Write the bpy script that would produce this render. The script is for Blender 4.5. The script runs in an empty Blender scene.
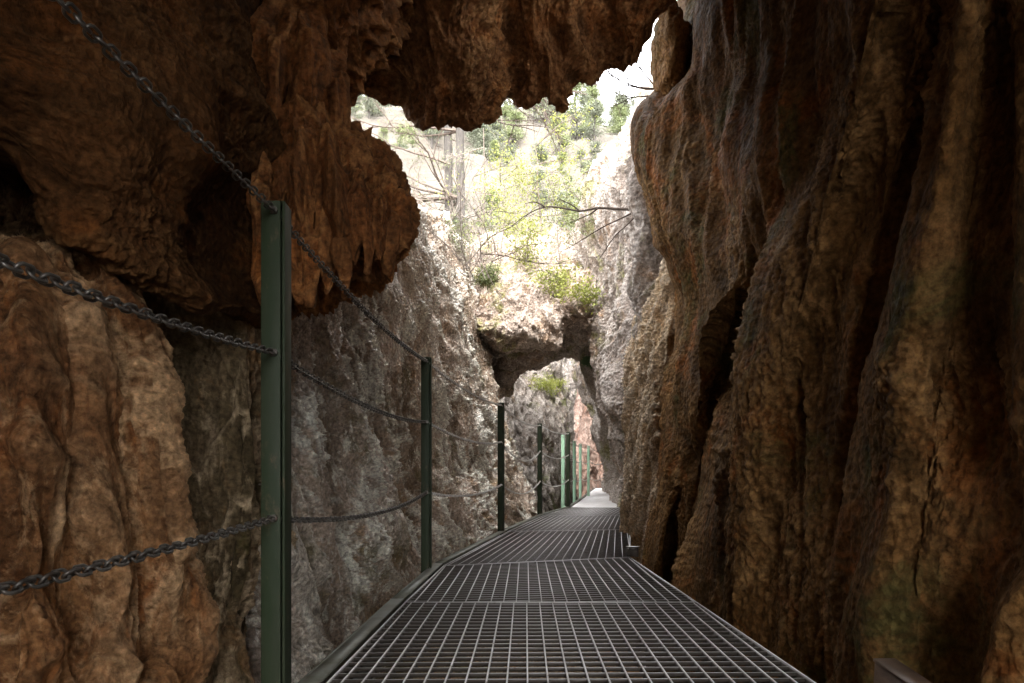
import bpy, math, random
import numpy as np
from mathutils import Vector, Matrix

F = 683.0; CZ = 0.504; CX = 512.0; HY = 473.0
scene = bpy.context.scene
COL = scene.collection
rng = np.random.default_rng(7)
random.seed(7)
R = math.radians

# ------------------------------------------------------------------ helpers
def P(px, py, d):
    return np.array([(px-CX)/F*d, d, CZ+(HY-py)/F*d])

def tag(o, label=None, cat=None, group=None, kind=None):
    if label: o['label'] = label
    if cat: o['category'] = cat
    if group: o['group'] = group
    if kind: o['kind'] = kind
    return o

def mesh_obj(name, V, Fc, mat, parent=None, smooth=False, attrs=None):
    """V (n,3); Fc: (m,k) int array or list of lists"""
    me = bpy.data.meshes.new(name)
    V = np.asarray(V, dtype=np.float32)
    if isinstance(Fc, np.ndarray):
        m, k = Fc.shape
        me.vertices.add(len(V)); me.vertices.foreach_set('co', V.ravel())
        me.loops.add(m*k); me.loops.foreach_set('vertex_index', Fc.astype(np.int32).ravel())
        me.polygons.add(m)
        me.polygons.foreach_set('loop_start', np.arange(0, m*k, k, dtype=np.int32))
        me.update(calc_edges=True)
    else:
        me.from_pydata([tuple(map(float, v)) for v in V], [], Fc)
    if smooth:
        me.polygons.foreach_set('use_smooth', np.ones(len(me.polygons), dtype=bool))
    if attrs:
        for k_, a in attrs.items():
            at = me.attributes.new(k_, 'FLOAT', 'POINT')
            at.data.foreach_set('value', np.asarray(a, dtype=np.float32).ravel())
    if mat: me.materials.append(mat)
    o = bpy.data.objects.new(name, me); COL.objects.link(o)
    if parent: o.parent = parent
    return o

def empty(name, loc=(0, 0, 0)):
    o = bpy.data.objects.new(name, None); COL.objects.link(o); o.location = loc
    o.empty_display_size = 0.1
    return o

def copy_tree(o, parent=None):
    c = o.copy(); COL.objects.link(c)
    if parent: c.parent = parent
    for ch in list(o.children): copy_tree(ch, c)
    return c

# ---- numpy gradient noise
_perm = rng.permutation(256).astype(np.int32); _perm = np.concatenate([_perm, _perm, _perm])
_g = rng.normal(size=(256, 3)).astype(np.float32); _g /= np.linalg.norm(_g, axis=1)[:, None]
def noise(p):
    p = np.asarray(p, dtype=np.float32)
    i = np.floor(p).astype(np.int32); f = p-i; i &= 255
    u = f*f*f*(f*(f*6-15)+10)
    out = 0
    for dx in (0, 1):
        for dy in (0, 1):
            for dz in (0, 1):
                h = _perm[_perm[_perm[(i[:, 0]+dx) & 255]+((i[:, 1]+dy) & 255)]+((i[:, 2]+dz) & 255)]
                g = _g[h]
                dot = g[:, 0]*(f[:, 0]-dx)+g[:, 1]*(f[:, 1]-dy)+g[:, 2]*(f[:, 2]-dz)
                w = (u[:, 0] if dx else 1-u[:, 0])*(u[:, 1] if dy else 1-u[:, 1])*(u[:, 2] if dz else 1-u[:, 2])
                out = out+w*dot
    return out*1.4
def fbm(p, o=5, gain=.5, lac=2.03):
    a = 1; s = 0; p = np.array(p, dtype=np.float32)
    for k in range(o):
        s = s+a*noise(p+k*17.3); a *= gain; p = p*lac
    return s
def ridged(p, o=4, gain=.5, lac=2.1):
    a = 1; s = 0; p = np.array(p, dtype=np.float32)
    for k in range(o):
        s = s+a*(1-2*np.abs(noise(p+k*11.7)))
        a *= gain; p = p*lac
    return s
def billow(p, o=4, gain=.5, lac=2.1):
    a = 1; s = 0; p = np.array(p, dtype=np.float32)
    for k in range(o):
        s = s+a*(2*np.abs(noise(p+k*7.9))-.5)
        a *= gain; p = p*lac
    return s

# ---- Catmull-Rom grid resampling
def cr_resample(A, n, t=None, ax=0):
    A = np.moveaxis(A, ax, 0); m = A.shape[0]
    if t is None: t = np.linspace(0, m-1, n)
    i = np.clip(np.floor(t).astype(int), 0, m-2); f = (t-i)
    f = f.reshape((-1,)+(1,)*(A.ndim-1))
    p0 = A[np.clip(i-1, 0, m-1)]; p1 = A[i]; p2 = A[i+1]; p3 = A[np.clip(i+2, 0, m-1)]
    r = .5*((2*p1)+(-p0+p2)*f+(2*p0-5*p1+4*p2-p3)*f*f+(-p0+3*p1-3*p2+p3)*f**3)
    return np.moveaxis(r, 0, ax)
def seg_t(weights, n):
    """sample positions so that segment k gets a share weights[k] of n samples"""
    w = np.array(weights, float); c = np.concatenate([[0], np.cumsum(w)]); c = c/c[-1]
    return np.interp(np.linspace(0, 1, n), c, np.arange(len(c)))

def rock_patch(name, G, nu, nv, disp, mat, tu=None, tv=None, face=None, closed=False, parent=None):
    """G (rows, cols, 3) of control points -> displaced dense sheet"""
    S = cr_resample(G, nv, tv, 0); S = cr_resample(S, nu, tu, 1)
    nv, nu = S.shape[:2]
    du = np.gradient(S, axis=1); dv = np.gradient(S, axis=0)
    if closed:
        du = np.roll(S, -1, 1)-np.roll(S, 1, 1)
        du[:, -1] = du[:, 0] = (S[:, 1]-S[:, -2])
    N = np.cross(du, dv); N /= (np.linalg.norm(N, axis=2, keepdims=True)+1e-9)
    if face is None:
        cam = np.array([0, 0, CZ]); w = np.sum((cam-S)*N, axis=2)
        if np.mean(np.sign(w[nv//5:-nv//5, nu//5:-nu//5])) < 0: N = -N; flip = True
        else: flip = False
    else:
        c = S.reshape(-1, 3).mean(0); flip = np.mean(np.sum((S-c)*N, axis=2)) < 0
        if flip: N = -N
    # soften the normals so that displacement does not fold over
    for _ in range(6):
        N[1:-1] = (N[:-2]+N[1:-1]*2+N[2:])/4
        N[:, 1:-1] = (N[:, :-2]+N[:, 1:-1]*2+N[:, 2:])/4
    N /= (np.linalg.norm(N, axis=2, keepdims=True)+1e-9)
    p = S.reshape(-1, 3); n_ = N.reshape(-1, 3)
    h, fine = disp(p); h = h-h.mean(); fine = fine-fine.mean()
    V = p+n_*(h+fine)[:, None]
    if closed:
        V = V.reshape(nv, nu, 3); V[:, -1] = V[:, 0]; V = V.reshape(-1, 3)
    idx = np.arange(nv*nu).reshape(nv, nu)
    q = np.stack([idx[:-1, :-1], idx[:-1, 1:], idx[1:, 1:], idx[1:, :-1]], -1).reshape(-1, 4)
    if flip: q = q[:, ::-1]
    o = mesh_obj(name, V, q, mat, parent, True, {'crust_shade': fine/(fine.std()+1e-6), 'relief': (h-h.mean())/(h.std()+1e-6)})
    return o

# ------------------------------------------------------------------ materials
def new_mat(name):
    m = bpy.data.materials.new(name); m.use_nodes = True
    nt = m.node_tree; b = nt.nodes['Principled BSDF']
    return m, nt, b
def N_(nt, t, **kw):
    n = nt.nodes.new(t)
    for k, v in kw.items():
        if hasattr(n, k): setattr(n, k, v)
        else: n.inputs[k].default_value = v
    return n
def noise_node(nt, co, scale, detail=6, rough=.6, dist=0, stretch=None, rot=None):
    if rot:
        mp = nt.nodes.new('ShaderNodeMapping'); mp.inputs['Rotation'].default_value = rot
        nt.links.new(co, mp.inputs['Vector']); co = mp.outputs[0]
    if stretch:
        mp = nt.nodes.new('ShaderNodeMapping'); mp.inputs['Scale'].default_value = stretch
        nt.links.new(co, mp.inputs['Vector']); co = mp.outputs[0]
    n = nt.nodes.new('ShaderNodeTexNoise'); n.inputs['Scale'].default_value = scale
    n.inputs['Detail'].default_value = detail; n.inputs['Roughness'].default_value = rough
    n.inputs['Distortion'].default_value = dist
    nt.links.new(co, n.inputs['Vector']); return n.outputs['Fac']
def ramp(nt, fac, stops):
    r = nt.nodes.new('ShaderNodeValToRGB'); e = r.color_ramp.elements
    while len(e) < len(stops): e.new(.5)
    for k, (p, c) in enumerate(stops):
        e[k].position = p; e[k].color = (*c, 1) if len(c) == 3 else c
    nt.links.new(fac, r.inputs[0]); return r.outputs[0]
def mix(nt, fac, a, b, mode='MIX'):
    m = nt.nodes.new('ShaderNodeMix'); m.data_type = 'RGBA'; m.blend_type = mode
    for s, v in ((0, fac), (6, a), (7, b)):
        if hasattr(v, 'links') or hasattr(v, 'is_linked'): nt.links.new(v, m.inputs[s])
        else:
            m.inputs[s].default_value = v if s == 0 else ((*v, 1) if len(v) == 3 else v)
    return m.outputs[2]
def mapr(nt, v, a, b, c=0, d=1):
    m = nt.nodes.new('ShaderNodeMapRange'); m.inputs[1].default_value = a; m.inputs[2].default_value = b
    m.inputs[3].default_value = c; m.inputs[4].default_value = d
    nt.links.new(v, m.inputs[0]); return m.outputs[0]

def rock_mat(name, base, patch, pale, dark, rough=.75, pale_amt=.5, dark_amt=.6, streak=(7, 7, 1.2), moss=None,
             moss_amt=0, crust_shade=(-.7, 1.9), bump=.7, fs=1.0, spec=.3, rot=None, relief_shade=.5, speck=0, tint=(1, 1, 1)):
    tn = lambda c: tuple(min(.9, a*b) for a, b in zip(c, tint))
    base = tuple(tn(c) for c in base); patch = tn(patch); pale = tn(pale); dark = tn(dark)
    m, nt, b = new_mat(name)
    co = nt.nodes.new('ShaderNodeTexCoord').outputs['Object']
    big = noise_node(nt, co, 1.1*fs, 5, .6, .6)
    c = mix(nt, mapr(nt, big, .38, .62), base[0], base[1])
    n2 = noise_node(nt, co, 2.6*fs, 8, .65, 1.2)
    c = mix(nt, mapr(nt, n2, .53, .66), c, patch)
    st = noise_node(nt, co, 1.0*fs, 8, .62, .5, streak, rot)
    c = mix(nt, mapr(nt, st, .52, .72, 0, dark_amt), c, dark)
    st2 = noise_node(nt, co, 1.6*fs, 10, .7, .8, (streak[0]*.8, streak[1]*.8, streak[2]*2.0), rot)
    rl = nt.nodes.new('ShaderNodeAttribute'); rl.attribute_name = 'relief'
    c = mix(nt, mapr(nt, rl.outputs['Fac'], -.2, -1.8, 0, relief_shade), c, dark)  # hollows painted darker, standing in for ambient occlusion
    c = mix(nt, mapr(nt, rl.outputs['Fac'], .4, 2.0, 0, relief_shade*.6*pale_amt), c, pale)  # crests painted paler, like lit edges
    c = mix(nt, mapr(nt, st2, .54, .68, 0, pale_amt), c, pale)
    at = nt.nodes.new('ShaderNodeAttribute'); at.attribute_name = 'crust_shade'
    c = mix(nt, mapr(nt, at.outputs['Fac'], .4, crust_shade[1], 0, pale_amt), c, pale)  # mineral crust on fine crests, also paled like lit edges
    c = mix(nt, mapr(nt, at.outputs['Fac'], crust_shade[0], crust_shade[0]*2.8, 0, .6), c, dark)  # fine hollows get painted shade as well
    if moss:
        n4 = noise_node(nt, co, 1.9*fs, 9, .7, .4)
        c = mix(nt, mapr(nt, n4, .60-.1*moss_amt, .68-.1*moss_amt, 0, .8), c, moss)
    if speck:
        sp_ = noise_node(nt, co, 9*fs, 12, .78, .3, (1, 1.1, .5), rot)
        c = mix(nt, mapr(nt, sp_, .545, .60, 0, speck), c, pale)
        c = mix(nt, mapr(nt, sp_, .46, .38, 0, speck*.8), c, dark)
    g = noise_node(nt, co, 45*fs, 8, .7)
    c = mix(nt, 1.0, c, ramp(nt, g, [(.34, (.42, .40, .38)), (.5, (.93, .93, .93)), (.66, (1.5, 1.5, 1.5))]), 'MULTIPLY')
    nt.links.new(c, b.inputs['Base Color'])
    rr = noise_node(nt, co, 9*fs, 5, .6)
    nt.links.new(mapr(nt, rr, .3, .7, rough-.2, min(1, rough+.15)), b.inputs['Roughness'])
    b.inputs['Specular IOR Level'].default_value = spec
    b1 = nt.nodes.new('ShaderNodeBump'); b1.inputs['Strength'].default_value = bump; b1.inputs['Distance'].default_value = .05
    hn = noise_node(nt, co, 16*fs, 12, .72, .3, (1, 1, .55))
    nt.links.new(hn, b1.inputs['Height'])
    b2 = nt.nodes.new('ShaderNodeBump'); b2.inputs['Strength'].default_value = bump*.8; b2.inputs['Distance'].default_value = .02
    vo = nt.nodes.new('ShaderNodeTexVoronoi'); vo.inputs['Scale'].default_value = 38*fs; nt.links.new(co, vo.inputs['Vector'])
    vo.feature = 'F1'
    nt.links.new(vo.outputs['Distance'], b2.inputs['Height'])
    nt.links.new(b1.outputs[0], b2.inputs['Normal']); nt.links.new(b2.outputs[0], b.inputs['Normal'])
    return m

M = {}
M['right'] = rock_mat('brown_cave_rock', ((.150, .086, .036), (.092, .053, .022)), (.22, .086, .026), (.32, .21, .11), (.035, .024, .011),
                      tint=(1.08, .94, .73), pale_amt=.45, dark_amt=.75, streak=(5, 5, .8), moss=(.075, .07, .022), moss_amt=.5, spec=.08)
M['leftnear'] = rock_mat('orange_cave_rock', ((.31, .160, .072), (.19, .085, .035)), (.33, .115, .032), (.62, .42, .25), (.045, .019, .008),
                         tint=(1.02, .95, .86), pale_amt=.85, dark_amt=.8, streak=(6, 6, 1.2), spec=.12, rot=(-.28, 0, 0), relief_shade=.75, speck=.4, bump=1.0)
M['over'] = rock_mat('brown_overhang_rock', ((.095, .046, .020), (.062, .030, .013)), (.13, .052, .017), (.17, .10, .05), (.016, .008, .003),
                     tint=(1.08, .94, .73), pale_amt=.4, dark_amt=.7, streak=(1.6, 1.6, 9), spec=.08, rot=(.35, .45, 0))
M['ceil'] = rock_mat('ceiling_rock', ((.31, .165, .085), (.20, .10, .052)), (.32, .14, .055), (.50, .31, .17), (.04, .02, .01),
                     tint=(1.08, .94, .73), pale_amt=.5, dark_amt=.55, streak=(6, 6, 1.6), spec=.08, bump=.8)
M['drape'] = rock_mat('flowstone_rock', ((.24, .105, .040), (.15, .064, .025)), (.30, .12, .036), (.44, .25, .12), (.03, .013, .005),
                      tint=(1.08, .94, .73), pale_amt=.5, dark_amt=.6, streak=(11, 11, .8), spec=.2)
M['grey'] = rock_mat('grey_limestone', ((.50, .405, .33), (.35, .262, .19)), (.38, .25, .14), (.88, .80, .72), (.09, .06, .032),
                     tint=(1.12, 1.10, 1.09), pale_amt=.9, dark_amt=.6, streak=(5, 5, 1.8), moss=(.16, .13, .05), moss_amt=.45, spec=.6, rough=.5, bump=1.0, rot=(-.5, 0, 0), relief_shade=.75, speck=.75)
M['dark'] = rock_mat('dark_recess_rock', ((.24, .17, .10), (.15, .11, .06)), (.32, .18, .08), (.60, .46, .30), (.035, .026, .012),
                     pale_amt=.8, dark_amt=.8, streak=(5, 5, 1.2), moss=(.08, .07, .022), moss_amt=.6, spec=.1, relief_shade=.8)
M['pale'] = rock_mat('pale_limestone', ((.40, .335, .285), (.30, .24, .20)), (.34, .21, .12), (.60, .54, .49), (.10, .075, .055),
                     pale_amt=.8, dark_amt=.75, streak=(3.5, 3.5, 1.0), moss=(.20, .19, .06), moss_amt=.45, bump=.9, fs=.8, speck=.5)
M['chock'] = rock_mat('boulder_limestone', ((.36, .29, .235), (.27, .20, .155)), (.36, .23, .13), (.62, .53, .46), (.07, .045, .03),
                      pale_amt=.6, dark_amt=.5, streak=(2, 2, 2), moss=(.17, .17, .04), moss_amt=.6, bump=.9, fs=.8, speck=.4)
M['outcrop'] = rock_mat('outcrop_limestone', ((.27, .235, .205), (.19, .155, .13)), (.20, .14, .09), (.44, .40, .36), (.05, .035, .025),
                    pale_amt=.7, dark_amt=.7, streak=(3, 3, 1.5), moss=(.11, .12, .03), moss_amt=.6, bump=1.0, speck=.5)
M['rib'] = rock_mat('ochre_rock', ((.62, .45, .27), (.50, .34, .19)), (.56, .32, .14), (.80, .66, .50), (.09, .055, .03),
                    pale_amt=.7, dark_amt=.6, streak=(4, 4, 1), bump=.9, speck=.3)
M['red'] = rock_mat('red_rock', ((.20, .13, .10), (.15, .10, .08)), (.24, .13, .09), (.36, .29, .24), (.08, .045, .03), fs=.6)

# ------------------------------------------------------------------ displacement recipes
def A3(*a): return np.array(a, dtype=np.float32)
def warp3(p, f, a, o=0): return p+a*np.stack([noise(p*f+5+o), noise(p*f+9+o), noise(p*f+13+o)], 1)
def crest(q, k=2.0):
    """sparse sharp crests on a smooth ground"""
    return (1-np.abs(2*noise(q)).clip(0, 1))**k
def shear(p, sx, sy):
    q = p.copy(); q[:, 0] += sx*p[:, 2]; q[:, 1] += sy*p[:, 2]; return q
def mask(p, f, a=-.1, b=.35, o=0): return ((fbm(p*f+31+o, 3)-a)/(b-a)).clip(0, 1)
def d_right(p):
    w = warp3(p, 1.6, .14)
    h = .12*fbm(w*A3(1.2, 1.2, .5), 3)+.030*billow(w*A3(3.8, 3.8, .8), 2)+.035*crest(w*A3(3.0, 3.0, .5)+3, 3)
    m = .25+.75*mask(p, 1.7)
    fine = m*(.012*ridged(w*A3(11, 11, 3.2), 4)+.009*billow(w*A3(30, 30, 20), 3, .6))+.004*fbm(p*24, 4)
    return h, fine
def d_left(p):
    w = shear(warp3(p, 1.6, .05), 0, .30)
    u = w[:, 1]; k1 = mask(p*A3(1, 1, .6), 1.2, -.3, .3, 3)
    rib = lambda f, a, o: (1-np.abs(np.sin(math.pi*(u*f+a*fbm(p*A3(1, 1, .7)*1.1+o, 3)+o))))
    h = .085*fbm(w*A3(1.6, 1.6, .7), 3)+(.35+.65*k1)*.10*rib(1.7, .8, .2)**1.6+k1*.045*rib(4.3, 1.6, .6)**2.2+.022*fbm(w*A3(7, 7, 2.2), 3)
    m = .15+.85*mask(p*A3(1, 1, .5), 2.6)
    fine = .018*rib(9, 2.6, 2.1)**2*mask(p, 2.3, -.2, .3, 8)+.010*crest(w*A3(16, 16, 2.6)+2, 2.2)+m*(.013*ridged(w*A3(20, 20, 6), 4, .62)+.006*billow(w*A3(44, 44, 22), 3, .6))+.003*fbm(p*30, 3)
    return h, fine
def d_over(p):
    w = warp3(p, 1.5, .16)
    q = w@np.array([[.8, .3, .5], [-.2, .95, -.2], [-.55, .1, .83]], dtype=np.float32)
    h = .10*fbm(w*1.5, 3)+.045*crest(q*A3(1.2, 1.2, 4.5), 1.5)
    m = .1+.9*mask(p, 2.0)
    fine = .008*ridged(q*A3(4, 4, 16), 4, .6)+m*(.010*ridged(w*11, 5, .6)+.005*billow(w*A3(34, 34, 34), 3, .6))
    return h, fine
def d_ceil(p):
    w = warp3(p, 2.6, .10)
    h = .06*fbm(w*2.0, 3)-.035*billow(w*A3(4.2, 4.2, 3.2), 3, .6)+.045*crest(w*A3(5, 2.5, .8), 1.3)
    m = .2+.8*mask(p, 2.4)
    fine = .014*crest(w*A3(19, 7, 2.2)+3, 1.5)-m*.024*billow(w*A3(14, 14, 10), 5, .62)+.004*noise(w*70)
    return h, fine
def d_drape(p):
    w = warp3(p, 2.6, .05)
    h = .05*fbm(w*A3(2.4, 2.4, 1.8), 3)+.11*crest(w*A3(5.0, 5.0, .7), 1.3)+.055*crest(w*A3(11, 11, 1.2)+4, 1.5)
    fine = .022*crest(w*A3(24, 24, 2.2), 1.6)+(.2+.8*mask(p, 3.))*.012*ridged(w*A3(26, 26, 12), 4, .6)
    return h, fine
def d_grey(p):
    w = shear(warp3(p, 2.0, .10), 0, .62)
    h = .15*fbm(w*A3(.9, .8, .5), 3)+.11*crest(w*A3(2.0, 2.0, .5), 2)+.06*crest(w*A3(4.4, 4.4, 1.0)+6, 2)
    m = .25+.75*mask(p, 1.3, -.2, .3)
    fine = .030*crest(w*A3(9, 9, 2.6), 2)+m*(.030*ridged(w*A3(14, 14, 6), 5, .66)+.016*billow(p*A3(30, 30, 22), 3, .65))
    return h, fine
def d_pale(p):
    w = p+.25*np.stack([noise(p*1.2+5), noise(p*1.2+9), noise(p*1.2+13)], 1)
    h = .28*fbm(w*A3(.8, .8, .45), 4)+.07*ridged(w*A3(2.2, 2.2, .8), 3)
    fine = .05*ridged(w*A3(5, 5, 2.6), 5, .62)
    return h, fine
def d_chock(p):
    w = p+.2*np.stack([noise(p*1.2+5), noise(p*1.2+9), noise(p*1.2+13)], 1)
    h = .26*fbm(w*1.1, 3)+.08*billow(w*2.2, 3)
    fine = .045*ridged(w*4.5, 5, .6)
    return h, fine

# ------------------------------------------------------------------ the rock
def interp(xs, ys, q): return np.interp(q, xs, ys)

# near right wall
rows = np.array([-220, -150, -90, -40, 20, 70, 95, 120, 160, 200, 230, 262, 300, 340, 380, 430, 480, 530, 575, 620, 683, 780, 950, 1300], float)
sil = interp([-900, -400, -100, 0, 20, 60, 78, 92, 120, 150, 190, 230, 262, 300, 340, 370, 420, 450, 500, 545, 590, 680, 850, 1300],
             [760, 720, 692, 684, 676, 673, 668, 645, 629, 626, 635, 648, 668, 680, 676, 670, 666, 664, 656, 646, 644, 650, 660, 670], rows)
lead = interp([-900, -400, -100, 0, 60, 110, 160, 230, 300, 370, 450, 530, 590, 680, 850, 1300],
              [920, 880, 862, 850, 838, 826, 808, 783, 760, 735, 716, 703, 694, 688, 680, 670], rows)
Xf = np.interp(rows, [-900, 0, 300, 600, 1300], [1.0, .88, .84, .80, .9])
cols = []
def colX(px, X): d = X*F/(px-CX); return np.array([P(a, r, b) for a, r, b in zip(px, rows, d)])
def colD(px, d):
    d = np.broadcast_to(d, rows.shape); return np.array([P(a, r, b) for a, r, b in zip(px, rows, d)])
cols.append(colD(sil+70, 8.5)); cols.append(colD(sil+18, 5.6))
cols.append(colD(sil+1, 4.6)); cols.append(colD(sil+14, 4.15))
cols.append(colX(sil+(lead-sil)*.45, Xf+.14+.08*np.sin(rows/70)))
cr_ = np.interp(rows, [-220, 100, 300, 420, 600], [.06, .08, .16, .24, .26])
cols.append(colX(sil+(lead-sil)*.72, Xf+cr_*.8))
cols.append(colX(lead-10, Xf+cr_))
cols.append(colX(lead+3, Xf+.03)); cols.append(colX(lead+(1060-lead)*.10, Xf+.02))
for s, ex in ((.22, .10), (.34, .14), (.43, .20), (.46, .12), (.53, .10), (.66, .19), (.80, .22), (.93, .17), (1.15, .25)):
    slant = (rows-200)/400*-18
    cols.append(colX(np.minimum(lead+(1060-lead)*s+slant*(.5 if s < .6 else .2), 1500), Xf+ex))
last = cols[-1]
for x, y in ((1.2, .6), (1.25, -.2), (1.2, -1.3), (1.45, -2.4), (2.2, -3.0)):
    c = last.copy(); c[:, 0] = x+(c[:, 0]-c[12, 0])*.3; c[:, 1] = y; cols.append(c)
G = np.stack(cols, 1)
for k_, zt_ in ((0, 3.7), (1, 3.2), (2, 2.75)): G[k_, 6:, 2] = np.maximum(G[k_, 6:, 2], zt_)
tu = seg_t([12, 14, 16, 60, 50, 50, 20, 60, 60, 70, 60, 22, 50, 70, 80, 80, 110, 30, 16, 14, 14, 10], 760)
tv = seg_t([16, 22]+[30]*(len(rows)-6)+[25, 22, 16], 640)
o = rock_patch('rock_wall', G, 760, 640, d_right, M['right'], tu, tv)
tag(o, 'dark brown fluted cave wall rising close on the right of the walkway', 'rock wall', kind='structure')

# near left wall (orange)
rows = np.array([-300, 60, 150, 200, 240, 275, 310, 350, 400, 450, 500, 550, 590, 620, 645, 665, 690, 760, 900, 1250], float)
edge = interp([-300, 150, 230, 260, 300, 350, 420, 500, 560, 600, 640, 665, 683, 760, 1000, 1300],
              [90, 95, 100, 110, 138, 158, 166, 171, 180, 195, 210, 195, 180, 178, 170, 170], rows)
X0 = np.interp(rows, [-300, 120, 180, 240, 300, 400, 520, 640, 900, 1300], [-2.1, -2.3, -1.75, -1.14, -1.0, -.97, -.94, -.92, -.95, -1.0])
cols = [colD(edge-60, 3.4), colD(edge-16, 2.7)]
cols.append(colX(edge, X0)); cols.append(colX(edge-14, X0+.03))
for px, ex in ((.82, .00), (.68, -.05), (.55, -.02), (.38, -.07), (.2, -.03), (.0, -.10), (-.3, -.05), (-1.0, -.05)):
    cols.append(colX(edge*px if px > 0 else np.full(rows.shape, px*200.), X0+ex))
last = cols[-1]
for x, y in ((-1.02, .45), (-1.1, 0), (-1.1, -1.2), (-.8, -2.6), (.2, -3.7)):
    c = last.copy(); c[:, 0] = x+(c[:, 0]-c[8, 0])*.4; c[:, 1] = y; cols.append(c)
G = np.stack(cols, 1)
o = rock_patch('rock_wall', G, 560, 560, d_left, M['leftnear'], seg_t([14, 14, 20, 40, 50, 50, 60, 60, 60, 50, 30, 18, 14, 12, 10, 8], 560),
               seg_t([12, 14, 20]+[30]*(len(rows)-6)+[24, 14], 560))
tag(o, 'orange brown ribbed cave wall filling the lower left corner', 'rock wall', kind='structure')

# grey wall behind the posts
rows = np.array([215, 225, 240, 260, 285, 315, 350, 390, 430, 470, 510, 550, 600, 650, 700, 800, 1000, 1400], float)
silw = interp([215, 240, 260, 300, 350, 400, 450, 500, 550, 1400], [447, 458, 466, 478, 487, 497, 510, 535, 548, 560], rows)
cols = []
def warp(px): return np.where(px > 350, 350+(px-350)*(silw-350)/170., px)
und = np.exp(-((rows-470)/45)**2)
for px, d, u in ((20, 3.2, 0), (120, 3.1, 0), (180, 2.95, 0), (222, 3.05, 0), (248, 2.85, 0), (272, 3.05, 0), (300, 3.35, 0), (335, 3.9, 0), (370, 4.6, .1),
              (405, 5.5, .4), (435, 6.5, .7), (462, 7.6, .8), (490, 8.8, .3), (512, 9.9, 0), (520, 10.6, 0)):
    cols.append(colD(warp(np.full(rows.shape, float(px))), d+u*und+np.interp(rows, [215, 400, 700], [.25*(px > 300), 0, -.1])))
c = colD(silw-4, 12.); cols.append(c)
G = np.stack(cols, 1)
r0 = G[0]; back1 = r0+A3(-.25, .8, .15); back2 = r0+A3(-1.4, 2.6, 1.0); back3 = r0+A3(-4.0, 4.5, 2.6)
G = np.concatenate([np.stack([back3, back2, back1]), G], 0)
wv = [8, 16, 12, 14, 20, 24, 30, 34, 38, 40, 40, 40, 40, 46, 46, 40, 36, 24, 16, 10]
o = rock_patch('rock_wall', G, 620, 620, d_grey, M['grey'], seg_t([10, 22, 30, 40, 30, 34, 50, 60, 60, 60, 60, 50, 40, 30, 20], 620), seg_t(wv, 620))
tag(o, 'rough grey lit gorge wall behind the green railing posts', 'rock wall', kind='structure')

# dark recess between the two left walls
rows = np.array([100, 200, 260, 300, 340, 400, 460, 520, 580, 640, 700, 800, 1000], float)
cols = [colD(np.full(rows.shape, 40.), 2.7), colD(np.full(rows.shape, 120.), 2.5), colD(np.full(rows.shape, 175.), 2.42), colD(np.full(rows.shape, 205.), 2.45),
        colD(np.full(rows.shape, 232.)+8*np.sin(rows/60), 2.42), colD(np.full(rows.shape, 254.)+8*np.sin(rows/60), 2.5), colD(np.full(rows.shape, 272.), 3.1)]
G = np.stack(cols, 1)
o = rock_patch('rock_buttress', G, 260, 420, d_left, M['dark'])
tag(o, 'dark mossy rock face in the recess left of the nearest post', 'rock wall', kind='structure')

# ceiling
E = [(-500, 40, 2.3), (-200, 60, 2.5), (100, 85, 2.8), (230, 95, 3.1), (300, 86, 3.3), (330, 90, 3.4), (345, 94, 3.4), (362, 90, 3.4), (385, 97, 3.42), (405, 105, 3.4), (422, 126, 3.35),
     (440, 130, 3.3), (462, 129, 3.3), (476, 122, 3.3), (492, 108, 3.4), (512, 94, 3.5), (530, 103, 3.5), (548, 100, 3.5), (563, 107, 3.5), (571, 92, 3.5), (585, 80, 3.55), (605, 74, 3.6), (630, 66, 3.5), (650, 52, 3.45),
     (658, 32, 3.4), (668, 12, 3.35), (684, -14, 3.3), (740, -50, 3.2), (860, -90, 3.1)]
e = np.array([P(*q) for q in E])
off = [(0, 2.0, 4.3), (0, 1.1, 2.0), (0, .5, .65), (0, .12, .12), (0, 0, 0), (0, -.10, .09), (0, -.22, .26), (0, -.36, .46), (0, -.58, .60), (0, -1.1, .66), (0, -2.0, .60), (0, -3.0, .60), (0, -4.8, .3), (0, -6.2, -.5)]
G = np.stack([e+np.array(q) for q in off], 0)
wu = [8, 12, 20, 20, 24]+[28]*(len(E)-8)+[16, 14]
o = rock_patch('cave_ceiling', G, 680, 420, d_ceil, M['ceil'], seg_t(wu, 680), seg_t([10, 14, 30, 26, 34, 50, 60, 60, 60, 50, 30, 16, 10], 420))
tag(o, 'rough brown rock ceiling hanging over the walkway', 'cave ceiling', kind='structure')

# left overhang
E = [(-900, -120, .95), (-500, -20, 1.15), (-200, 70, 1.3), (-60, 118, 1.42), (0, 150, 1.5), (45, 195, 1.6), (85, 232, 1.66), (125, 262, 1.75), (165, 284, 1.85), (200, 300, 1.95),
     (235, 310, 2.15), (262, 308, 2.4), (290, 300, 2.7)]
e = np.array([P(*q) for q in E])
G = [e+A3(-.6, 1.3, .5), e+A3(-.15, .55, .12), e+A3(-.02, .12, .0), e]
for k, (t, df) in enumerate(((.08, .97), (.22, .95), (.4, .94), (.6, .96), (.8, .97), (1.0, .97), (1.5, .96))):
    row = []
    for (px, py, d) in E:
        sh = 0 if px < 150 else -(px-150)*.10*min(1, t)
        row.append(P(px+sh, py+(-80-py)*t, d*df))
    G.append(np.array(row))
G.append(G[-1]+A3(.3, -.4, .5)); 
G = np.stack(G, 0)
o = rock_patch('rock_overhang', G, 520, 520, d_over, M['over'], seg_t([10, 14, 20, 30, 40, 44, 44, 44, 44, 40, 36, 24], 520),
               seg_t([10, 14, 20, 24, 40, 60, 70, 70, 70, 60, 16], 520))
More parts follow.
